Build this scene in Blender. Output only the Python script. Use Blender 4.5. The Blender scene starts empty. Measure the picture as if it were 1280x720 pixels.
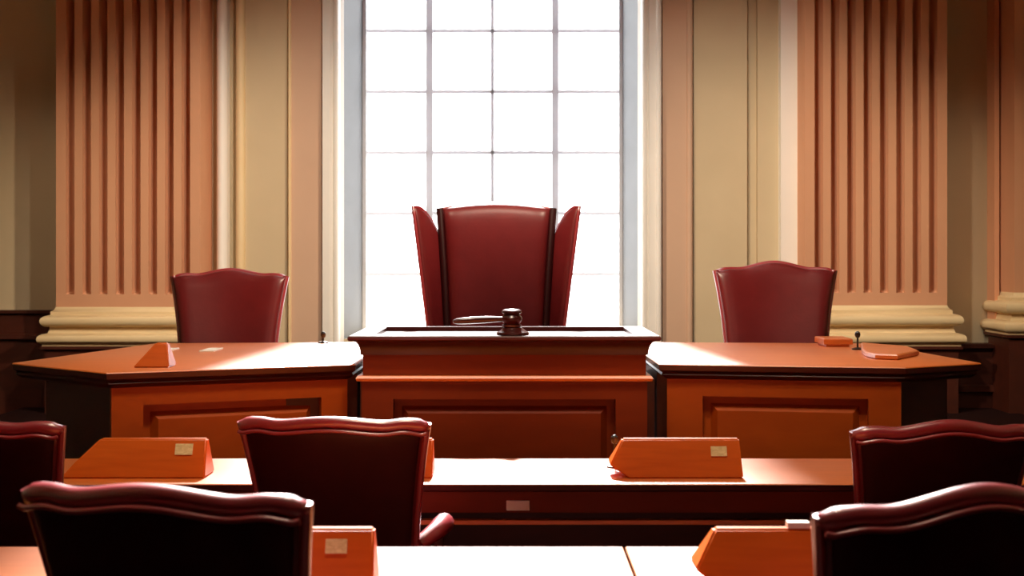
import bpy, bmesh, math
from mathutils import Vector, Matrix
C = bpy.context.scene.collection
F = 1666.0; EYE = 1.57; HOR = 320.0; CX = 640.0
def X(px, d): return (px - CX) * d / F
def Z(py, d): return EYE - (py - HOR) * d / F
R = math.radians

# ------------------------------------------------------------------ materials
def srgb(r, g, b):
    f = lambda c: c / 12.92 if c <= 0.04045 else ((c + 0.055) / 1.055) ** 2.4
    return (f(r), f(g), f(b), 1)
def mat(name, col, rough=0.5, col2=None, scale=6, stretch=(1, 1, 1), spec=0.5, coat=0, coat_rough=0.1, bump=0, metal=0, detail=4, bscale=None, coat_ior=1.5):
    m = bpy.data.materials.new(name); m.use_nodes = True
    nt = m.node_tree; b = nt.nodes['Principled BSDF']
    b.inputs['Base Color'].default_value = col
    b.inputs['Roughness'].default_value = rough
    b.inputs['Specular IOR Level'].default_value = spec
    b.inputs['Coat Weight'].default_value = coat
    b.inputs['Coat Roughness'].default_value = coat_rough
    b.inputs['Coat IOR'].default_value = coat_ior
    b.inputs['Metallic'].default_value = metal
    tc = nt.nodes.new('ShaderNodeTexCoord'); mp = nt.nodes.new('ShaderNodeMapping')
    mp.inputs['Scale'].default_value = stretch
    nt.links.new(tc.outputs['Object'], mp.inputs['Vector'])
    if col2:
        n = nt.nodes.new('ShaderNodeTexNoise'); n.inputs['Scale'].default_value = scale
        n.inputs['Detail'].default_value = detail; n.inputs['Distortion'].default_value = 0.6
        r = nt.nodes.new('ShaderNodeValToRGB')
        r.color_ramp.elements[0].position = 0.3; r.color_ramp.elements[1].position = 0.7
        r.color_ramp.elements[0].color = col; r.color_ramp.elements[1].color = col2
        nt.links.new(mp.outputs[0], n.inputs['Vector']); nt.links.new(n.outputs['Fac'], r.inputs['Fac'])
        nt.links.new(r.outputs[0], b.inputs['Base Color'])
    if bump:
        n2 = nt.nodes.new('ShaderNodeTexNoise'); n2.inputs['Scale'].default_value = bscale or scale * 4
        bp = nt.nodes.new('ShaderNodeBump'); bp.inputs['Strength'].default_value = bump; bp.inputs['Distance'].default_value = 0.01
        nt.links.new(mp.outputs[0], n2.inputs['Vector']); nt.links.new(n2.outputs['Fac'], bp.inputs['Height'])
        nt.links.new(bp.outputs[0], b.inputs['Normal'])
    return m
GR = (0.6, 6, 8)
M = {
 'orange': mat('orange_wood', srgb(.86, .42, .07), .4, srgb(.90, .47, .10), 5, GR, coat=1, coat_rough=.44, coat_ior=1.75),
 'console': mat('console_wood', srgb(.78, .34, .05), .42, srgb(.84, .39, .08), 5, GR, spec=.3),
 'edge': mat('edge_moulding_shade', srgb(.24, .06, .03), .4, srgb(.28, .08, .04), 4, GR, spec=.4),  # shade under desk lips and bench cove is put into this brown
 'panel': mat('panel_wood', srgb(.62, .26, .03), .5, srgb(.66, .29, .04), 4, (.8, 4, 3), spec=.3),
 'mahog': mat('mahogany', srgb(.42, .14, .015), .5, srgb(.46, .16, .02), 4, (.8, 4, 3), spec=.25),
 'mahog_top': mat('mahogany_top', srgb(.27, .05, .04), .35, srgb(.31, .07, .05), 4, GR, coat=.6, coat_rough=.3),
 'dark': mat('dark_wood', srgb(.26, .10, .05), .5, srgb(.31, .12, .06), 4, (.8, 4, 3)),
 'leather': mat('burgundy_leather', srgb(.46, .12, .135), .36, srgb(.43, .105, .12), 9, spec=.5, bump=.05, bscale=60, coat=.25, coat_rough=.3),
 'leather_dark': mat('burgundy_leather_shade', srgb(.24, .03, .05), .45, srgb(.21, .025, .04), 9, spec=.25, bump=.05, bscale=60),  # darker copy of the leather; shade on the chair backs is in its colour
 'roll': mat('rolled_leather_lit', srgb(.66, .11, .17), .4, srgb(.62, .10, .16), 9, spec=.7, coat=1, coat_rough=.3, coat_ior=2.0),  # base raised above the other leather to paint in light on the rolls
 'piping': mat('dark_piping', srgb(.20, .03, .04), .4),
 'terra': mat('terracotta_plaster', srgb(.83, .60, .45), .7, srgb(.85, .62, .47), 3, (1, 1, .4)),
 'cream': mat('cream_plaster', srgb(.90, .79, .60), .6, srgb(.92, .82, .64), 3),
 'tan': mat('tan_wall_paint', srgb(.80, .72, .58), .8, srgb(.82, .74, .60), 2),
 'pink': mat('rosy_tan_paint', srgb(.80, .66, .55), .8, srgb(.82, .68, .57), 2),
 'white': mat('white_paint_and_daylight', srgb(.93, .91, .87), .5, srgb(.95, .93, .89), 3),
 'grey': mat('reveal_shade_grey', srgb(.44, .45, .46), .6, srgb(.47, .48, .49), 3),  # backlit shade of the reveals is mixed into this grey
 
 'carpet': mat('dark_carpet', srgb(.13, .05, .04), 1, srgb(.16, .06, .05), 40, bump=.3, spec=.1),
 'ceil': mat('ceiling_plaster', srgb(.75, .68, .56), .9, srgb(.77, .70, .58), 2),
 'label': mat('label_card', srgb(.96, .88, .66), .5, srgb(.85, .75, .52), 60, (1, 1, 3)),
 'paper': mat('paper', srgb(.93, .90, .84), .6, srgb(.95, .92, .87), 10),
 'inlay': mat('red_leather_inlay', srgb(.38, .06, .07), .5, srgb(.42, .07, .08), 14),
 'gavel': mat('dark_varnished_wood', srgb(.20, .05, .04), .3, srgb(.26, .06, .05), 8, (1, 6, 6), coat=.4, coat_rough=.25),
 'black': mat('black_plastic', srgb(.10, .07, .06), .35, srgb(.13, .09, .07), 20),
 'metal': mat('satin_metal', srgb(.75, .70, .62), .3, srgb(.8, .75, .68), 20, metal=1),
}
g = bpy.data.materials.new('bloom_lit_bar'); g.use_nodes = True
nt = g.node_tree; b_ = nt.nodes['Principled BSDF']; b_.inputs['Base Color'].default_value = srgb(.88, .88, .89)
tl = nt.nodes.new('ShaderNodeBsdfTranslucent'); tl.inputs[0].default_value = srgb(.9, .9, .92); mx = nt.nodes.new('ShaderNodeMixShader'); mx.inputs[0].default_value = .24  # translucency added to imitate window bloom over the bars
nt.links.new(b_.outputs[0], mx.inputs[1]); nt.links.new(tl.outputs[0], mx.inputs[2]); nt.links.new(mx.outputs[0], nt.nodes['Material Output'].inputs[0])
M['muntin'] = g
g = bpy.data.materials.new('window_glass'); g.use_nodes = True
nt = g.node_tree; nt.nodes.clear()
o = nt.nodes.new('ShaderNodeOutputMaterial'); mx = nt.nodes.new('ShaderNodeMixShader')
tr = nt.nodes.new('ShaderNodeBsdfTransparent'); gl = nt.nodes.new('ShaderNodeBsdfGlossy'); gl.inputs['Roughness'].default_value = .02
mx.inputs[0].default_value = .05
nt.links.new(tr.outputs[0], mx.inputs[1]); nt.links.new(gl.outputs[0], mx.inputs[2]); nt.links.new(mx.outputs[0], o.inputs[0])
M['glass'] = g

# ------------------------------------------------------------------ helpers
def obj(name, bm, m, parent=None, smooth=True, angle=35):
    bmesh.ops.remove_doubles(bm, verts=bm.verts, dist=1e-5)
    bmesh.ops.recalc_face_normals(bm, faces=bm.faces)
    me = bpy.data.meshes.new(name); bm.to_mesh(me); bm.free()
    for mm in (m if isinstance(m, (list, tuple)) else [m]): me.materials.append(M[mm])
    if smooth:
        me.shade_smooth()
        me.set_sharp_from_angle(angle=R(angle))
    ob = bpy.data.objects.new(name, me); C.objects.link(ob)
    if parent: ob.parent = parent
    return ob
def tag(o, label, cat, group=None):
    o['label'] = label; o['category'] = cat
    if group: o['group'] = group
    return o
def thing(name, label, cat, loc=(0, 0, 0), rz=0, group=None):
    e = bpy.data.objects.new(name, None); C.objects.link(e); e.empty_display_size = .1
    e.location = loc; e.rotation_euler = (0, 0, rz)
    return tag(e, label, cat, group)
def struct(name, bm, m, smooth=False, parent=None, angle=35):
    o = obj(name, bm, m, parent, smooth, angle)
    if not parent: o['kind'] = 'structure'
    return o
def box(bm, x0, x1, y0, y1, z0, z1, bev=0, mi=0):
    r = bmesh.ops.create_cube(bm, size=1)
    for v in r['verts']:
        v.co = Vector(((x0 + x1) / 2 + v.co.x * (x1 - x0), (y0 + y1) / 2 + v.co.y * (y1 - y0), (z0 + z1) / 2 + v.co.z * (z1 - z0)))
    if bev:
        es = list({e for v in r['verts'] for e in v.link_edges})
        bmesh.ops.bevel(bm, geom=es, offset=bev, segments=3, affect='EDGES', profile=.5)
    return bm
def offset_poly(poly, off):
    n = len(poly); out = []
    area = sum(poly[i][0] * poly[(i + 1) % n][1] - poly[(i + 1) % n][0] * poly[i][1] for i in range(n))
    s = 1 if area > 0 else -1
    for i in range(n):
        p0, p1, p2 = Vector(poly[i - 1]), Vector(poly[i]), Vector(poly[(i + 1) % n])
        a = (p1 - p0).normalized(); b = (p2 - p1).normalized()
        na = Vector((a.y, -a.x)) * s; nb = Vector((b.y, -b.x)) * s
        m = (na + nb)
        m = m / max(1e-6, m.dot(na))
        out.append(p1 + m * off)
    return out
def stack(bm, poly, prof):
    """stack offset copies of a plan polygon: prof = [(offset, z), ...] from bottom to top, both ends capped"""
    rings = []
    for off, z in prof:
        rings.append([bm.verts.new((p.x, p.y, z)) for p in offset_poly(poly, off)])
    n = len(poly)
    for a, b in zip(rings, rings[1:]):
        for i in range(n):
            bm.faces.new((a[i], a[(i + 1) % n], b[(i + 1) % n], b[i]))
    bm.faces.new(rings[0][::-1]); bm.faces.new(rings[-1])
    return bm
def rect(x0, x1, y0, y1): return [(x0, y0), (x1, y0), (x1, y1), (x0, y1)]
def arc(cx, cz, r, a0, a1, n=8):
    return [(cx + r * math.cos(R(a0 + (a1 - a0) * i / n)), cz + r * math.sin(R(a0 + (a1 - a0) * i / n))) for i in range(n + 1)]
def tube(bm, pts, rad, n=10, flat=1.0):
    pts = [Vector(p) for p in pts]; rings = []
    rads = rad if isinstance(rad, (list, tuple)) else [rad] * len(pts)
    up = None
    for i, p in enumerate(pts):
        t = (pts[min(i + 1, len(pts) - 1)] - pts[max(i - 1, 0)]).normalized()
        if up is None:
            up = Vector((0, 0, 1)) if abs(t.z) < .9 else Vector((0, 1, 0))
        s = t.cross(up).normalized(); u = s.cross(t).normalized(); up = u
        rings.append([bm.verts.new(p + (s * math.cos(a) + u * math.sin(a) * flat) * rads[i]) for a in [2 * math.pi * k / n for k in range(n)]])
    for a, b in zip(rings, rings[1:]):
        for k in range(n): bm.faces.new((a[k], a[(k + 1) % n], b[(k + 1) % n], b[k]))
    bm.faces.new(rings[0][::-1]); bm.faces.new(rings[-1])
    return bm
def lathe(bm, prof, n=24, mtx=None):
    rings = []
    for r, z in prof:
        ring = []
        for k in range(n):
            a = 2 * math.pi * k / n
            v = Vector((max(r, 1e-4) * math.cos(a), max(r, 1e-4) * math.sin(a), z))
            if mtx: v = mtx @ v
            ring.append(bm.verts.new(v))
        rings.append(ring)
    for a, b in zip(rings, rings[1:]):
        for k in range(n): bm.faces.new((a[k], a[(k + 1) % n], b[(k + 1) % n], b[k]))
    bm.faces.new(rings[0][::-1]); bm.faces.new(rings[-1])
    return bm
def pad(bm, fn, t, nu=30, nv=24, p=6, q=6):
    """upholstered panel: mid surface fn(u,v), thickness falls to nothing at its rim (round edge)"""
    us = [.5 - .5 * math.cos(math.pi * i / nu) for i in range(nu + 1)]
    vs = [.5 - .5 * math.cos(math.pi * j / nv) for j in range(nv + 1)]
    e = 1e-3
    A, B = [], []
    for u in us:
        ra, rb = [], []
        for v in vs:
            P = fn(u, v)
            du = fn(min(1, u + e), v) - fn(max(0, u - e), v); dv = fn(u, min(1, v + e)) - fn(u, max(0, v - e))
            nrm = du.cross(dv).normalized()
            s = (max(0, 1 - abs(2 * u - 1) ** p) ** .5) * (max(0, 1 - abs(2 * v - 1) ** q) ** .5)
            ra.append(bm.verts.new(P + nrm * t * s)); rb.append(bm.verts.new(P - nrm * t * s))
        A.append(ra); B.append(rb)
    for i in range(nu):
        for j in range(nv):
            bm.faces.new((A[i][j], A[i + 1][j], A[i + 1][j + 1], A[i][j + 1]))
            bm.faces.new((B[i][j], B[i][j + 1], B[i + 1][j + 1], B[i + 1][j]))
    return bm
def quad(bm, a, b, c, d, mi=0):
    f = bm.faces.new([bm.verts.new(p) for p in (a, b, c, d)]); f.material_index = mi; return f
def panelled(bm, p0, p1, z0, z1, rx0, rx1, rz0, rz1, depth=.05, bev=.03, field=.035, gap=.035):
    """vertical board from p0 to p1 with a sunk panel and a raised bevelled field in it"""
    p0 = Vector(p0); p1 = Vector(p1); L = (p1 - p0).length; d = (p1 - p0).normalized(); n = Vector((d.y, -d.x))
    def P(s, z, o): q = p0 + d * s + n * o; return Vector((q.x, q.y, z))
    def ring(a, b): # a,b = (s0,s1,z0,z1,o)
        ca = [P(a[0], a[2], a[4]), P(a[1], a[2], a[4]), P(a[1], a[3], a[4]), P(a[0], a[3], a[4])]
        cb = [P(b[0], b[2], b[4]), P(b[1], b[2], b[4]), P(b[1], b[3], b[4]), P(b[0], b[3], b[4])]
        for i in range(4): quad(bm, ca[i], ca[(i + 1) % 4], cb[(i + 1) % 4], cb[i])
    r0 = (0, L, z0, z1, 0); r1 = (rx0, rx1, rz0, rz1, 0); r2 = (rx0, rx1, rz0, rz1, -depth)
    r3 = (rx0 + gap, rx1 - gap, rz0 + gap, rz1 - gap, -depth)
    r4 = (rx0 + gap + bev, rx1 - gap - bev, rz0 + gap + bev, rz1 - gap - bev, -depth + field)
    rb = (0, L, z0, z1, -.06)
    ring(rb, r0); ring(r0, r1); ring(r1, r2); ring(r2, r3); ring(r3, r4)
    quad(bm, P(r4[0], r4[2], r4[4]), P(r4[1], r4[2], r4[4]), P(r4[1], r4[3], r4[4]), P(r4[0], r4[3], r4[4]))
    quad(bm, P(0, z0, -.06), P(0, z1, -.06), P(L, z1, -.06), P(L, z0, -.06))
    return bm

# ------------------------------------------------------------------ room shell
WALL = 9.95; TOPZ = 9.8; DAIS = .45
RX = 5.2; YB = -3.0
bm = bmesh.new(); box(bm, -RX, RX, YB, 10.3, -.1, 0); struct('floor', bm, 'carpet')
bm = bmesh.new(); box(bm, -RX - .1, RX + .1, YB - .1, 10.5, TOPZ, TOPZ + .1); struct('ceiling', bm, 'ceil')
bm = bmesh.new(); box(bm, -RX - .1, -RX, YB - .1, 10.5, -.1, TOPZ); struct('wall_left', bm, 'tan')
bm = bmesh.new(); box(bm, RX, RX + .1, YB - .1, 10.5, -.1, TOPZ); struct('wall_right', bm, 'tan')
bm = bmesh.new(); box(bm, -RX, RX, YB - .1, YB, -.1, TOPZ); struct('wall_front', bm, 'dark')
GL = 10.3                                   # glass plane
wl, wr = X(457, GL), X(775, GL)             # window opening at the glass
ol, orr = X(429, WALL), X(798, WALL)        # opening at the wall face
SILL = .95; WTOP = 9.0
bm = bmesh.new()
box(bm, -RX, ol, WALL, WALL + .5, 0, TOPZ); box(bm, orr, RX, WALL, WALL + .5, 0, TOPZ)
box(bm, ol, orr, WALL, WALL + .5, 0, SILL); box(bm, ol, orr, WALL, WALL + .5, WTOP, TOPZ)
struct('wall_back', bm, 'tan')
# platform of the bench
bm = bmesh.new(); stack(bm, rect(-3.6, 3.6, 7.0, WALL), [(0, 0), (0, DAIS - .03), (.015, DAIS - .03), (.015, DAIS)])
struct('platform', bm, 'carpet')

def wall_strip(name, pts, m, z0=0, z1=TOPZ, smooth=False):
    """vertical moulding: pts = [(x, y)] profile standing on the wall, closed behind"""
    bm = bmesh.new(); stack(bm, pts, [(0, z0), (0, z1)]); return struct(name, bm, m, smooth)
def flat_strip(name, a, b, d, m, z0=0, z1=TOPZ):
    return wall_strip(name, [(X(a, d), WALL), (X(a, d), d), (X(b, d), d), (X(b, d), WALL)][::-1] if a > b else [(X(a, d), d), (X(b, d), d), (X(b, d), WALL), (X(a, d), WALL)], m, z0, z1)
def round_strip(name, a, b, d, r, m):
    x0, x1 = X(a, d), X(b, d); xc = (x0 + x1) / 2; hw = (x1 - x0) / 2
    pts = [(xc - hw * math.cos(R(t)), d - r * math.sin(R(t))) for t in range(0, 181, 18)]
    return wall_strip(name, pts + [(x1, WALL), (x0, WALL)], m, 0, TOPZ, True)
# reveals of the window
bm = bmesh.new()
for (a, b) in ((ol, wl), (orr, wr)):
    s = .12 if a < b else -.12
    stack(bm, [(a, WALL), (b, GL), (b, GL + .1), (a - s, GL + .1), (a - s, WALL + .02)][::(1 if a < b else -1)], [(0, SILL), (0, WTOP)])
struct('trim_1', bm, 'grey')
# left of the window, from the casing outward
n = 2
def casing(side, xs, d0=WALL):
    # splayed outer casing: face pixels listed from the opening outward
    pass
wall_strip('trim_2', [(X(430, WALL), WALL), (X(412, 9.82), 9.82), (X(403, 9.82), 9.82), (X(403, 9.82), WALL)][::-1], 'white', 0, WTOP + .3)
round_strip('trim_3', 416, 424, 9.86, .03, 'white')
flat_strip('trim_4', 362, 403.5, 9.88, 'pink')
round_strip('trim_5', 360, 364, 9.87, .02, 'cream')
flat_strip('trim_6', 306, 360, 9.90, 'tan')
round_strip('trim_7', 295, 306, 9.88, .04, 'cream')
round_strip('trim_8', 271, 285, 9.88, .06, 'white')
# right of the window
wall_strip('trim_9', [(X(797, WALL), WALL), (X(812, 9.82), 9.82), (X(827, 9.82), 9.82), (X(827, 9.82), WALL)], 'white', 0, WTOP + .3)
round_strip('trim_10', 802, 810, 9.86, .03, 'white')
round_strip('trim_11', 820, 827, 9.81, .02, 'white')
flat_strip('trim_12', 828, 858, 9.88, 'pink')
round_strip('trim_13', 858, 866, 9.88, .025, 'pink')
flat_strip('trim_14', 867, 934, 9.91, 'tan')
flat_strip('trim_15', 947, 974, 9.89, 'tan')
flat_strip('trim_16', 976, 1006, 9.80, 'white')  # white colour stands in for window light on this strip
flat_strip('trim_20', 1243, 1249, 9.8, 'terra', Z(413, 9.8))
flat_strip('trim_17', 250, 262, 9.92, 'tan')

# window frame and panes
ys0 = GL - .02
bm = bmesh.new()
fz0, fz1 = SILL, WTOP
for (a, b) in ((wl - .05, wl + .01), (wr - .01, wr + .05)): box(bm, a, b, GL - .05, GL + .05, fz0, fz1)
box(bm, wl, wr, GL - .05, GL + .05, fz0, fz0 + .06); box(bm, wl, wr, GL - .05, GL + .05, fz1 - .06, fz1)
win = struct('window_1', bm, 'muntin')
bm = bmesh.new()
for px, w in ((537, .026), (694, .026)): box(bm, X(px, GL) - w, X(px, GL) + w, GL - .03, GL + .03, fz0, fz1, .006)
m1 = struct('mullion', bm, 'muntin', parent=win)
bm = bmesh.new()
box(bm, X(615.5, GL) - .012, X(615.5, GL) + .012, GL - .015, GL + .015, fz0, fz1, .004)
pz = 75.9 * GL / F; z39 = Z(39, GL)
k = -6
while True:
    z = z39 - k * pz
    if z < fz0 + .05: break
    if z < fz1 - .05: box(bm, wl, wr, GL - .015, GL + .015, z - .013, z + .013, .004)
    k += 1
struct('muntin', bm, 'muntin', parent=win)
bm = bmesh.new(); box(bm, wl, wr, GL - .004, GL + .004, fz0, fz1); struct('glass', bm, 'glass', parent=win)

# wainscot: left higher, right lower
lz = Z(388, 9.85)
bm = bmesh.new()
xl = X(66, 9.7)
stack(bm, rect(-RX, xl, 9.86, WALL), [(0, 0), (0, lz - .22), (.03, lz - .21), (.03, lz - .18), (0, lz - .17), (0, lz - .03), (.025, lz - .02), (.025, lz)])
struct('trim_18', bm, 'dark')
rz_ = Z(430, 9.8)
bm = bmesh.new()
stack(bm, rect(X(1190, 9.7), RX, 9.82, WALL), [(0, 0), (0, rz_ - .36), (.03, rz_ - .35), (.03, rz_ - .31), (0, rz_ - .30), (0, rz_ - .04), (.03, rz_ - .03), (.03, rz_)])
struct('trim_19', bm, 'dark')

# fluted pilasters
def pilaster(x0, x1, d, ybase, yflute, nfl, label, kind='full', ztop=TOPZ):
    t = thing('fluted_pilaster', label, 'pilaster', ((x0 + x1) / 2, WALL, 0))
    cx = (x0 + x1) / 2; hw = (x1 - x0) / 2; yf = d - WALL
    zb = Z(ybase, d); zf = Z(yflute, d)
    zs0 = zf - .09
    # shaft
    bm = bmesh.new()
    pitch = 2 * hw / (nfl + .72); gw = pitch * .52
    xs = []
    first = -hw + pitch * .86
    xs.append((-hw, 0))
    for i in range(nfl):
        c = first + i * pitch
        for k in range(13):
            a = math.pi * k / 12
            xs.append((c - gw / 2 * math.cos(a), math.sin(a)))
    xs.append((hw, 0))
    zl = [zs0, zf] + [zf + gw / 2 * (1 - math.cos(math.pi / 2 * k / 6)) for k in range(1, 7)] + [ztop - .01]
    rows = []
    for j, z in enumerate(zl):
        s = 0 if j < 1 else (0 if j == 1 else (1 if j == len(zl) - 1 else math.sin(math.pi / 2 * (j - 1) / 6)))
        rows.append([bm.verts.new((x, yf + .11 * dpt ** .7 * s, z)) for x, dpt in xs])
    for a, b in zip(rows, rows[1:]):
        for i in range(len(xs) - 1): bm.faces.new((a[i], a[i + 1], b[i + 1], b[i]))
    for sgn, idx in ((-1, 0), (1, -1)):
        bk = [bm.verts.new((sgn * hw, -.002, z)) for z in (zl[0], zl[-1])]
        bm.faces.new([r[idx] for r in rows] + bk[::-1])
    bm.faces.new([v for v in rows[0]] + [bm.verts.new((hw, -.002, zl[0])), bm.verts.new((-hw, -.002, zl[0]))])
    obj('shaft', bm, 'terra', t, True, 50)
    # base: fillet, astragal, torus, scotia, torus
    H = zs0 - zb
    bm = bmesh.new()
    pr = [(.075, 0), (.075, H * .05)] + arc(.07, H * .18, H * .13, -70, 80, 6) + [(.045, H * .33), (.035, H * .43), (.035, H * .5)] \
        + arc(.05, H * .64, H * .14, -80, 80, 7) + [(.03, H * .80), (.03, H * .88), (.012, H * .92), (0, H * 1.0)]
    stack(bm, rect(-hw, hw, yf, -.09), [(o_, zb + z) for o_, z in pr])
    obj('base_moulding', bm, 'cream', t, True, 50)
    bm = bmesh.new(); stack(bm, rect(-hw, hw, yf, -.1), [(.06, 0), (.06, zb - .03), (.085, zb - .02), (.085, zb)])
    obj('plinth', bm, 'dark', t, False)
    return t
D = 9.55
pilaster(X(70, D), X(250, D), D, 432, 368, 8, 'wide fluted terracotta pilaster on a cream base, left of the window')
pilaster(X(1006, D), X(1184, D), D, 432, 366, 8, 'wide fluted terracotta pilaster on a cream base, right of the window behind the red chair')
pilaster(X(1268, D), X(1268, D) + 1.02, D, 418, 350, 8, 'shadowed fluted pilaster cut off by the right edge of the photo')

# ------------------------------------------------------------------ judge's bench
bx0, bx1 = X(452, 5.9), X(809, 5.9)
BY0, BY1 = 5.9, 6.62
zt = Z(421, 5.8)
jb = thing('judge_bench', 'tall dark mahogany bench with a cornice at the centre, below the wing chair', 'bench', ((bx0 + bx1) / 2, 5.9, 0))
hw = (bx1 - bx0) / 2
def L(z): return z
bm = bmesh.new()
zr = Z(472, 5.88)
panelled(bm, (-hw, 0), (hw, 0), 0, zr - .02, .14, 2 * hw - .14, .25, Z(499, 5.9))
obj('front_panel', bm, 'mahog', jb, False)
bm = bmesh.new(); box(bm, -hw - .02, hw + .045, .12, BY1 - BY0, 0, zr - .02); box(bm, -hw + .002, hw - .002, .062, .13, 0, zr - .02); obj('body', bm, 'dark', jb, False)  # widened as dark filler so no light shows in the gap beside it
bm = bmesh.new(); stack(bm, rect(-hw, hw, 0, BY1 - BY0), [(0, zr - .02), (.02, zr - .016), (.024, zr - .004), (.018, zr + .006), (.0, zr + .008)])
obj('rail_moulding', bm, 'orange', jb, True)  # lighter wood here paints the highlight along the moulding
zc = Z(444, 5.88)
bm = bmesh.new(); stack(bm, rect(-hw, hw, 0, BY1 - BY0), [(-.005, zr + .008), (-.005, zc)]); obj('frieze', bm, 'mahog', jb, False)
bm = bmesh.new()
cove = [(-.005, zc), (.004, zc)] + [(.004 + .034 * (1 - math.cos(R(a))), zc + .0 + (zt - .022 - zc) * math.sin(R(a))) for a in range(0, 91, 15)] + [(.046, zt - .022)]
stack(bm, rect(-hw, hw, 0, BY1 - BY0), cove)
obj('cornice', bm, 'edge', jb, True)  # dark material paints the shade below the rim
# raised rim round a sunk writing surface
P = offset_poly(rect(-hw, hw, 0, BY1 - BY0), .05)
bm = bmesh.new()
ox0, ox1, oy0, oy1 = P[0].x, P[1].x, P[0].y, P[2].y
ix0, ix1, iy0, iy1 = ox0 + .09, ox1 - .09, oy0 + .165, oy1 - .04
outer = [(0, zt - .022), (.006, zt - .016), (.006, zt - .006), (0, zt)]
rings = []
for off, z in outer: rings.append([bm.verts.new((p.x, p.y, z)) for p in offset_poly(rect(ox0, ox1, oy0, oy1), off)])
for off, z in ((0, zt), (-.004, zt - .004), (-.004, zt - .045)): rings.append([bm.verts.new((p.x, p.y, z)) for p in offset_poly(rect(ix0, ix1, iy0, iy1), off)])
rings.append([bm.verts.new((p.x, p.y, zt - .022 - .0)) for p in offset_poly(rect(ox0, ox1, oy0, oy1), -.005)])
for a, b in zip(rings, rings[1:-1]):
    for i in range(4): bm.faces.new((a[i], a[(i + 1) % 4], b[(i + 1) % 4], b[i]))
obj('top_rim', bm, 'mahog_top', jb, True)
bm = bmesh.new(); box(bm, ix0 - .01, ix1 + .01, iy0 - .01, iy1 + .01, zt - .06, zt - .045); obj('writing_surface', bm, 'inlay', jb, False)

# gavel and its sound block
gx, gy = X(641, 5.92), 5.925
bm = bmesh.new(); lathe(bm, [(.0, 0), (.070, 0), (.073, .006), (.070, .014), (.058, .020), (.048, .028), (.040, .034), (.0, .034)], 32)
sb = obj('sound_block', bm, 'gavel'); sb.location = (gx, gy, zt); tag(sb, 'round dark wooden sound block under the gavel on the high bench', 'sound block')
gv = thing('gavel', 'dark wooden gavel lying on the sound block on the high bench', 'gavel', (gx - .005, gy, zt + .034), R(8))
bm = bmesh.new(); lathe(bm, [(0, 0), (.034, 0), (.042, .004), (.043, .012), (.034, .017), (.038, .021), (.046, .032), (.046, .044), (.038, .055), (.034, .060), (.044, .065), (.044, .074), (.034, .081), (0, .084)], 28)
obj('head', bm, 'gavel', gv)
bm = bmesh.new()
pts = [(-.03, 0, .037), (-.06, 0, .037), (-.10, 0, .036), (-.16, 0, .034), (-.21, 0, .031), (-.245, 0, .029), (-.262, 0, .028)]
tube(bm, pts, [.011, .012, .015, .0165, .015, .013, .007], 14); obj('handle', bm, 'gavel', gv)

# ------------------------------------------------------------------ side desks
ST = EYE - .485                              # their top surface
def side_desk(poly, label, fa, fb, ycr, left):
    """poly: plan of the top, ccw; fa, fb = indices of the panelled front edge"""
    o = Vector((sum(p[0] for p in poly) / len(poly), sum(p[1] for p in poly) / len(poly)))
    t = thing('side_desk', label, 'desk', (o.x, o.y, 0))
    q = [(p[0] - o.x, p[1] - o.y) for p in poly]
    bm = bmesh.new()
    stack(bm, q, [(-.004, ST - .008), (0, ST - .006), (-.002, ST - .002), (-.006, ST)])
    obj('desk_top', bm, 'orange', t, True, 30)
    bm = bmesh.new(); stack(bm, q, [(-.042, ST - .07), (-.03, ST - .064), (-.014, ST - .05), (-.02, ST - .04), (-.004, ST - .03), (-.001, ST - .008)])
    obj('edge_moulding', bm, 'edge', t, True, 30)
    bq = [tuple(v) for v in offset_poly(q, -.125)]
    xin = (max if left else min)(p[0] for p in q)
    bq = [((xin - (.004 if left else -.004)) if abs(a_ - xin) < .14 else a_, b_) for a_, b_ in bq]  # inner side stretched towards the bench as dark filler for the shaded gap
    bq = [(a_, min(b_, 6.95 - o.y)) for a_, b_ in bq]
    bm = bmesh.new(); stack(bm, bq, [(0, 0), (0, ST - .05)]); obj('body', bm, 'dark', t, False)  # dark wood carries the shade of the unlit end faces
    inn = offset_poly(q, -.042)
    a, b = inn[fa], inn[fb]; Ln = (b - a).length
    bm = bmesh.new()
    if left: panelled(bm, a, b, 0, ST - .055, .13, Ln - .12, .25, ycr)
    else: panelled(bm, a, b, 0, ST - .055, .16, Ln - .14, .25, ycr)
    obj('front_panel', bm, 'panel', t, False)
    return t
# left desk plan (ccw seen from above)
lp = [(-2.27, 6.05), (-1.69, 5.55), (-.70, 5.98), (-.70, 7.52), (-1.98, 7.42)]
side_desk(lp, 'orange-brown side desk left of the central bench, with an angled end darkened as shade', 1, 2, Z(503, 5.75), True)
rp = [(.66, 6.0), (1.72, 5.82), (2.13, 6.05), (2.0, 7.4), (.66, 7.52)]
side_desk(rp, 'orange-brown side desk right of the central bench, with an angled end darkened as shade', 0, 1, Z(497, 5.95), False)

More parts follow.
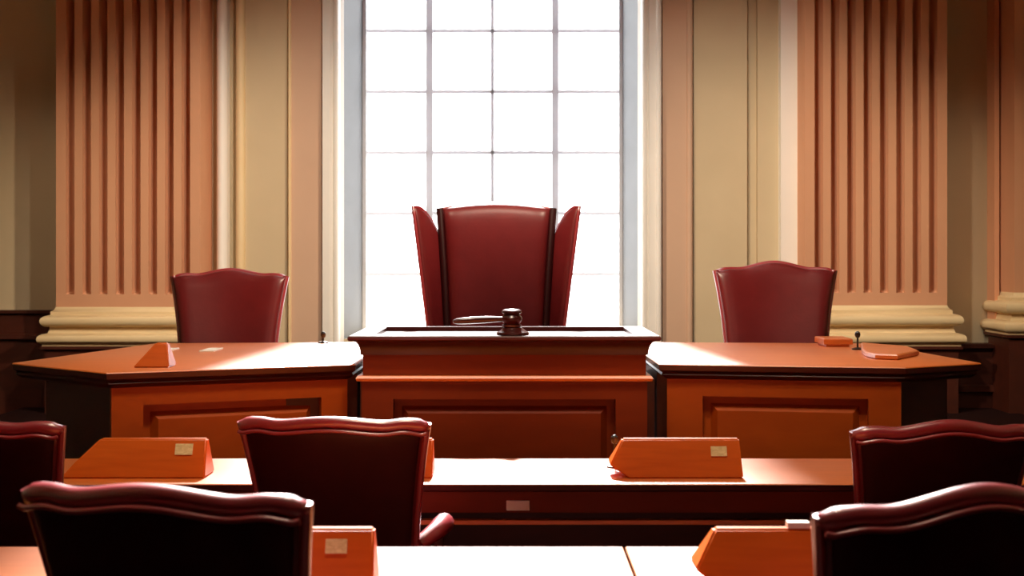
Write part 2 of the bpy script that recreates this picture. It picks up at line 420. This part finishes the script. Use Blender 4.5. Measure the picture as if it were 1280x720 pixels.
# ------------------------------------------------------------------ long desks of the two rows
DT = EYE - .814
def long_desk(x0, x1, y0, y1, label, group=None, plate=None):
    cx = (x0 + x1) / 2; hw = (x1 - x0) / 2; D_ = y1 - y0
    t = thing('long_desk', label, 'desk', (cx, y0, 0), 0, group)
    bm = bmesh.new(); stack(bm, rect(-hw, hw, 0, D_), [(-.003, DT - .006), (0, DT - .004), (-.002, DT - .001), (-.004, DT)])
    obj('desk_top', bm, 'orange', t, True, 30)
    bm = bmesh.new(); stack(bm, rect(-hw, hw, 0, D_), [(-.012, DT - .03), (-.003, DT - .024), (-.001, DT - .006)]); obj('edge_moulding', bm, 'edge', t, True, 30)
    za, zb_ = DT - .109, DT - .03
    bm = bmesh.new(); box(bm, -hw + .02, hw - .02, .03, .055, za, zb_, .002); obj('apron', bm, 'mahog', t, False)
    bm = bmesh.new(); box(bm, -hw + .03, hw - .03, .035, .075, za - .045, za - .028, .003); obj('rail', bm, 'orange', t, False)
    bm = bmesh.new(); box(bm, -hw + .03, hw - .03, D_ - .06, D_ - .03, 0.0, zb_); obj('modesty_panel', bm, 'dark', t, False)
    for sx in (-1, 1):
        bm = bmesh.new(); xa = sx * (hw - .03); box(bm, min(xa, xa - sx * .04), max(xa, xa - sx * .04), .03, D_ - .06, 0, zb_); obj('end_panel', bm, 'dark', t, False)
    if plate:
        px0, px1 = plate[0] - cx, plate[1] - cx
        bm = bmesh.new(); box(bm, px0, px1, .024, .031, plate[2], plate[3], .002)
        lb = obj('label_plate', bm, 'paper', t); lb['label'] = 'small pale label plate'
    return t
long_desk(-2.35, 2.35, 4.76, 5.36, 'long desk of the second row with a white label plate on its apron', None,
          (X(633, 4.79), X(662, 4.79), Z(638, 4.79), Z(625.5, 4.79)))
sx = X(780, 3.735)
long_desk(-1.62, sx - .003, 3.13, 3.735, 'nearest front-row desk, left of the seam in the table tops')
long_desk(sx + .003, 2.2, 3.13, 3.735, 'nearest front-row desk, right of the seam in the table tops')

# ------------------------------------------------------------------ slanted consoles on the desks
def console(x0, x1, y, z, prof, h, label, plate=None, lean=.06, depth=.17, top=.035, chamfer='left'):
    """prof: front outline (x, height) relative to (x0), leaning back by lean; runs back to depth"""
    cx = (x0 + x1) / 2
    t = thing('desk_console', label, 'console', (cx, y, z))
    bm = bmesh.new()
    fr = [Vector((px - cx, lean * pz / h, pz)) for px, pz in prof]
    bk = [Vector((px - cx, depth + (top - depth + lean) * pz / h, pz)) for px, pz in prof]
    vf = [bm.verts.new(v) for v in fr]; vb = [bm.verts.new(v) for v in bk]
    bm.faces.new(vf); bm.faces.new(vb[::-1]); n_ = len(vf)
    for i in range(n_): bm.faces.new((vf[i], vf[(i + 1) % n_], vb[(i + 1) % n_], vb[i]))
    bmesh.ops.recalc_face_normals(bm, faces=bm.faces)
    bmesh.ops.bevel(bm, geom=list(bm.edges), offset=.006, segments=3, affect='EDGES')
    obj('case', bm, 'console', t, True, 40)
    if plate:
        a, b, c, d = plate
        bm = bmesh.new()
        e = -.002; th = .004
        P_ = lambda x, zz, o_: Vector((x - cx, lean * zz / h - o_, zz))
        v = [bm.verts.new(P_(*k)) for k in ((a, c, .001 - .0), (b, c, .001), (b, d, .001), (a, d, .001), (a, c, th), (b, c, th), (b, d, th), (a, d, th))]
        for f in ((0, 1, 2, 3), (4, 5, 6, 7), (0, 1, 5, 4), (1, 2, 6, 5), (2, 3, 7, 6), (3, 0, 4, 7)): bm.faces.new([v[i] for i in f])
        lb = obj('label_plate', bm, 'label', t, False); lb['label'] = 'small yellowish label plate'
    return t
yb = 4.87; h2 = .138
X5 = lambda px: X(px, 4.9)
console(X5(78), X5(258), yb, DT, [(X5(78), 0), (X5(258), 0), (X5(256), h2), (X5(122), h2), (X5(92), .05)], h2,
        'slanted orange wooden console at the left of the second-row desk, behind the big front-left chair', (X5(218), X5(240), .083, .121))
console(X5(420), X5(543), yb, DT, [(X5(400), 0), (X5(541), 0), (X5(541), h2), (X5(420), h2)], h2,
        'orange console almost hidden behind the second-row chair left of centre')
console(X5(762), X5(928), yb, DT, [(X5(786), 0), (X5(928), 0), (X5(926), h2), (X5(779), h2), (X5(762), .045)], h2,
        'slanted orange wooden console on the second-row desk, right of centre', (X5(889), X5(909), .078, .112))
yb = 3.2; h1 = .147
X3 = lambda px: X(px, 3.23)
console(X3(300), X3(466), yb, DT, [(X3(300), 0), (X3(468), 0), (X3(466), h1), (X3(330), h1)], h1,
        'orange console on the front desk, right beside the front-left chair', (X3(406), X3(433), .092, .124))
console(X3(868), X3(1035), yb, DT, [(X3(905), 0), (X3(1060), 0), (X3(1058), h1), (X3(896), h1), (X3(869), .055)], h1,
        'orange console on the front desk, left beside the front-right chair')
# folded note on that console
bm = bmesh.new(); stack(bm, rect(X(984, 3.27), X(1012, 3.27), 3.262, 3.294), [(0, DT + h1), (-.001, DT + h1 + .014)])
tag(obj('note_pad', bm, 'paper', None, False), 'small white pad lying on the console beside the front-right chair', 'note pad')

# things on the side desks
wx = X(163, 5.75)
console(wx, X(209, 5.75), 5.78, ST, [(wx, 0), (X(209, 5.75), 0), (X(203, 5.75), .105), (X(188, 5.75), .105)], .105,
        'narrow wedge-shaped wooden console on the left side desk', lean=.05, depth=.14)
for px0, px1, dd, lab in ((202, 218, 6.85, 'white card beside the wedge-shaped console on the left side desk'), (255, 273, 6.85, 'white card before the red chair on the left side desk')):
    bm = bmesh.new(); box(bm, X(px0, dd), X(px1, dd), dd - .11, dd + .11, ST - .001, ST + .006, .001)
    tag(obj('paper_card', bm, 'paper', None, False), lab, 'card')
bm = bmesh.new(); stack(bm, rect(X(1030, 7.1), X(1066, 7.1), 7.1, 7.32), [(-.015, ST), (-.015, ST + .012), (0, ST + .014), (0, ST + .04), (-.004, ST + .045)])
tag(obj('wooden_tray', bm, 'orange', None, False), 'small flat wooden box beside the red chair on the right side desk', 'box')
def stand(px, d, z, hgt, label, lean=0):
    t = thing('desk_microphone', label, 'microphone', (X(px, d), d, z), 0)
    bm = bmesh.new(); lathe(bm, [(0, 0), (.03, 0), (.03, .006), (.012, .012), (0, .012)], 20); obj('base', bm, 'black', t)
    bm = bmesh.new(); tube(bm, [(0, 0, .01), (lean * .3, 0, hgt * .4), (lean, 0, hgt * .85)], .005, 8); obj('stem', bm, 'black', t)
    bm = bmesh.new(); lathe(bm, [(0, -.016), (.01, -.013), (.015, 0), (.013, .012), (.006, .019), (0, .02)], 16, Matrix.Translation((lean, 0, hgt * .9))); obj('head', bm, 'black', t)
    return t
stand(1072, 6.9, ST, .085, 'small dark microphone beside the curved board on the right side desk')
stand(404, 7.42, ST, .05, 'tiny dark microphone at the back of the left side desk, near the window casing')
stand(768, 5.13, DT, .118, 'small dark microphone at the left end of the right-of-centre console')
# low rounded board
bm = bmesh.new()
bx, by_ = X(1078, 6.3), 6.3
pl = [(X(1076, 7.1), 7.1), (X(1077, 6.6), 6.6), (X(1082, 6.38), 6.38), (X(1094, 6.25), 6.25), (X(1122, 6.2), 6.2), (X(1149, 6.5), 6.5), (X(1135, 6.8), 6.8)]
stack(bm, pl, [(-.008, ST), (0, ST + .006), (0, ST + .02), (-.008, ST + .026)])
tag(obj('rounded_board', bm, 'orange', None, True), 'rounded orange wooden board lying on the right side desk', 'board')

# ------------------------------------------------------------------ armchairs
def leg_bm(x, y, h, sp):
    bm = bmesh.new(); tube(bm, [(x, y, h), (x + sp[0] * .3, y + sp[1] * .3, h * .5), (x + sp[0], y + sp[1], 0)], [.026, .022, .014], 10); return bm
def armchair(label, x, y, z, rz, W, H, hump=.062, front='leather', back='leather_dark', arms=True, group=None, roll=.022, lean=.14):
    t = thing('leather_armchair', label, 'chair', (x, y, z), rz, group)
    zb = .46
    def top(u):                                   # u in -1..1
        return hump * math.exp(-(u / .5) ** 2) - .012 * (1 - math.exp(-((abs(u) - .78) / .16) ** 2)) + (.006 if abs(u) > .98 else 0)
    def width(v): return W / 2 * (.80 + .20 * v ** 1.7)
    def mid(u, v, extra=0):
        uu = 2 * u - 1
        zz = zb + v * (H - hump - .02 - zb) + top(uu) * v ** 3
        return Vector((uu * width(v), -lean * (zz - zb) / .55 + .05 * uu * uu - .0, zz))
    bm = bmesh.new(); pad(bm, mid, .05, 36, 26, 8, 10)
    b = obj('backrest', bm, front, t, True, 60)
    # rear panel of the same back
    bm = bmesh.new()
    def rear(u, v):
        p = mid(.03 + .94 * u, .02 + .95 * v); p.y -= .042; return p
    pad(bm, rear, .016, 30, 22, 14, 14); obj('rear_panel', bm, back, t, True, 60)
    # rolled top with scroll ends
    pts = []
    for i in range(41):
        u = i / 40; p = mid(u, 1.0); p.y -= .028; p.z -= roll * .35; pts.append(p)
    rad = [roll * (1.0 if 3 < i < 37 else (.55, .95, 1.12, 1.1)[min(i, 40 - i)]) for i in range(41)]
    bm = bmesh.new(); tube(bm, pts, rad, 14); obj('top_roll', bm, 'roll', t, True, 70)
    bm = bmesh.new(); tube(bm, [(p.x * .985, p.y - .030, p.z - roll * 1.05) for p in pts], .0065, 8); obj('piping', bm, 'roll', t, True, 70)
    for s in (-1, 1):
        bm = bmesh.new(); tube(bm, [mid(.5 + s * .495, v / 16) + Vector((0, -.03, 0)) for v in range(17)], .012 if arms else .02, 8); obj('side_piping', bm, 'roll', t, True, 70)
    # seat
    bm = bmesh.new(); box(bm, -W * .40, W * .40, -.02, .46, .38, .49, .035); obj('seat', bm, front, t, True, 60)
    bm = bmesh.new(); box(bm, -W * .38, W * .38, -.01, .44, .32, .385, .008); obj('seat_frame', bm, 'dark', t, False)
    if arms:
        for s in (-1, 1):
            bm = bmesh.new(); xa = s * (W * .5 + .0)
            tube(bm, [(s * W * .42, -.02, .60), (xa, .04, .635), (xa + s * .012, .09, .645), (xa + s * .012, .15, .64), (xa + s * .01, .185, .62)], [.026, .032, .035, .036, .022], 14)
            a = obj('armrest', bm, 'roll', t, True, 70)
            bm = bmesh.new(); tube(bm, [(xa, .14, .62), (xa - s * .01, .13, .5), (s * W * .39, .18, .40)], [.018, .016, .02], 10); obj('arm_support', bm, 'dark', a, True)
    for (a, b_) in ((-1, 0), (1, 0), (-1, 1), (1, 1)):
        obj('leg', leg_bm(a * W * .33, .03 + b_ * .37, .33, (a * .03, (.03 if b_ else -.06))), 'dark', t, True)
    return t
G = None
def at(px, d): return X(px, d)
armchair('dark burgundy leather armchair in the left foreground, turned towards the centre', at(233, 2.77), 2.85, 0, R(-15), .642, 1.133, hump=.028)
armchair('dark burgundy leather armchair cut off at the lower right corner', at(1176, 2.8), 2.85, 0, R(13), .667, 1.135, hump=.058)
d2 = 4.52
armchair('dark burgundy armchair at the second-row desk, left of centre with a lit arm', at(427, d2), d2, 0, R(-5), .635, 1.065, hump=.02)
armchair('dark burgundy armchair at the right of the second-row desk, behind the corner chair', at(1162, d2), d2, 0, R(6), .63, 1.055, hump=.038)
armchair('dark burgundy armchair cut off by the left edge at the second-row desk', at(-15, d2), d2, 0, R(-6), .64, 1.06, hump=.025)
# the chairs on the platform face the room
d3 = 7.72
armchair('red leather chair behind the left side desk', at(284, d3), d3 + .02, DAIS, R(180 + 4), .66, Z(331, d3) - DAIS, arms=False, roll=.02, lean=.1, hump=.045)
armchair('red leather chair behind the right side desk', at(971, d3), d3 + .02, DAIS, R(180 - 6), .69, Z(321.5, d3) - DAIS, arms=False, roll=.02, lean=.1, hump=.055)

# the judge's wing chair
dj = 7.25
def sc(px): return px * dj / F
H = Z(252, dj) - DAIS
jc = thing('wing_chair', 'tall burgundy leather wing chair in front of the window', 'chair', (X(620.5, dj), dj, DAIS), R(180))
zb = .48
def jmid(u, v):
    uu = 2 * u - 1; w = sc(57) + (sc(69) - sc(57)) * v ** 1.4
    zz = zb + v * (H - .035 - zb) + .03 * (1 - uu * uu) * v ** 3
    return Vector((uu * w, -.10 * v - .05 * max(0, v - .8) ** 1.5 + .012 * uu * uu, zz))
bm = bmesh.new(); pad(bm, jmid, .055, 34, 30, 10, 12); obj('backrest', bm, 'leather', jc, True, 60)
for s in (-1, 1):
    def wing(u, v, s=s):
        # u from the back edge (inner) to the front edge (outer)
        zt_ = (H - .23) + .20 * math.sin(math.pi / 2 * min(1, u / .9)) ** .9
        zz = zb + v * (zt_ - zb)
        f = (zz - zb) / (H - .03 - zb)
        xi = sc(60) + (sc(72) - sc(60)) * f
        xo = sc(76) + (sc(103) - sc(76)) * f
        return Vector((s * (xi + (xo - xi) * u), -.05 - .07 * f + .19 * u, zz))
    bm = bmesh.new(); pad(bm, wing, .022, 22, 30, 8, 12); w_ = obj('wing', bm, 'leather', jc, True, 60)
    bm = bmesh.new(); tube(bm, [wing(1, v / 20) for v in range(20)] + [wing(1 - k / 12, 1) for k in range(12)], .009, 8); obj('piping', bm, 'roll', w_, True, 70)
    bm = bmesh.new(); tube(bm, [jmid(.5 + s * .5, v / 20) + Vector((s * .012, .02, 0)) for v in range(21)], .019, 8); obj('side_piping', bm, 'piping', jc, True, 70)
    bm = bmesh.new(); tube(bm, [(s * .31, -.02, .68), (s * .36, .1, .70), (s * .37, .3, .70), (s * .37, .44, .68), (s * .37, .48, .62)], [.035, .042, .045, .045, .03], 14); a = obj('armrest', bm, 'leather', jc, True, 70)
    bm = bmesh.new(); box(bm, min(s * .33, s * .38), max(s * .33, s * .38), 0, .46, .38, .68, .015); obj('side_panel', bm, 'leather', a, True)
bm = bmesh.new(); tube(bm, [jmid(i / 24, 1) + Vector((0, 0, -.004)) for i in range(25)], .012, 8); obj('top_piping', bm, 'roll', jc, True, 70)
bm = bmesh.new(); box(bm, -.31, .31, -.02, .5, .36, .50, .04); obj('seat', bm, 'leather', jc, True, 60)
bm = bmesh.new(); box(bm, -.33, .33, -.04, .48, .28, .37, .01); obj('seat_frame', bm, 'dark', jc, False)
for (a, b_) in ((-1, 0), (1, 0), (-1, 1), (1, 1)):
    obj('leg', leg_bm(a * .28, .0 + b_ * .42, .29, (a * .03, (.03 if b_ else -.06))), 'dark', jc, True)

# ------------------------------------------------------------------ light
w = bpy.data.worlds.new('sky'); bpy.context.scene.world = w; w.use_nodes = True
w.node_tree.nodes['Background'].inputs[0].default_value = (.98, .985, 1, 1)
w.node_tree.nodes['Background'].inputs[1].default_value = 6.5
def light(name, kind, loc, target, energy, col, **kw):
    l = bpy.data.lights.new(name, kind); l.energy = energy; l.color = col
    for k, v in kw.items(): setattr(l, k, v)
    o = bpy.data.objects.new(name, l); C.objects.link(o); o.location = loc
    o.rotation_euler = (Vector(target) - Vector(loc)).to_track_quat('-Z', 'Y').to_euler()
    return o
light('sun', 'SUN', (0, 15, 8), (0, 10, 3.3), 24, (1, .97, .93), angle=R(5))
warm = (1, .8, .58)
for sx_ in (-1, 1):
    light('spot_lamp', 'SPOT', (sx_ * -1.6, 5.2, 4.4), (sx_ * 2.5, 9.6, .9), 900, warm, spot_size=R(42), spot_blend=1, shadow_soft_size=.1)
    light('wall_fill', 'SPOT', (sx_ * .3, 6.0, 5.0), (sx_ * 1.7, 9.9, 1.5), 520, (1, .92, .8), spot_size=R(46), spot_blend=1, shadow_soft_size=.1)  # unseen fill added to brighten the wall strips by the window
    light('front_fill', 'SPOT', (sx_ * 1.1, 4.4, 3.3), (sx_ * 1.4, 6.0, .85), 85, warm, spot_size=R(60), spot_blend=.8, shadow_soft_size=.15)  # unseen lamp hung in mid-air to light the desk fronts
for sx_ in (-1, 1):
    light('corner_fill', 'SPOT', (sx_ * 2.6, 6.8, 4.0), (sx_ * 3.5, 9.9, 1.2), 95, warm, spot_size=R(44), spot_blend=1, shadow_soft_size=.08)  # added fill, no visible source, lifts shadow on the outer walls
    light('desk_fill', 'SPOT', (sx_ * 1.6, 7.2, 5.0), (sx_ * 1.6, 6.6, 1.1), 260, warm, spot_size=R(34), spot_blend=1, shadow_soft_size=.12)  # extra unseen light put in for brighter side desk tops
light('bench_spot', 'SPOT', (0, 4.3, 5.0), (0, 6.7, 1.2), 150, (1, .8, .62), spot_size=R(40), spot_blend=.8, shadow_soft_size=.15)
light('row_spot', 'SPOT', (0, 3.4, 6.5), (0, 4.6, .8), 560, warm, spot_size=R(60), spot_blend=.8, shadow_soft_size=.2)

# ------------------------------------------------------------------ camera
cam = bpy.data.cameras.new('camera'); co = bpy.data.objects.new('camera', cam); C.objects.link(co)
co.location = (0, 0, EYE); co.rotation_euler = (R(90), 0, 0)
cam.sensor_width = 36; cam.lens = F / 1280 * 36; cam.shift_y = -(360 - HOR) / 1280
cam.clip_start = .05; cam.clip_end = 100
cam.dof.use_dof = True; cam.dof.focus_distance = 6.3; cam.dof.aperture_fstop = 4.5
bpy.context.scene.camera = co
vs = bpy.context.scene.view_settings
vs.view_transform = 'Standard'; vs.look = 'None'; vs.exposure = 0; vs.gamma = 1; vs.use_curve_mapping = False
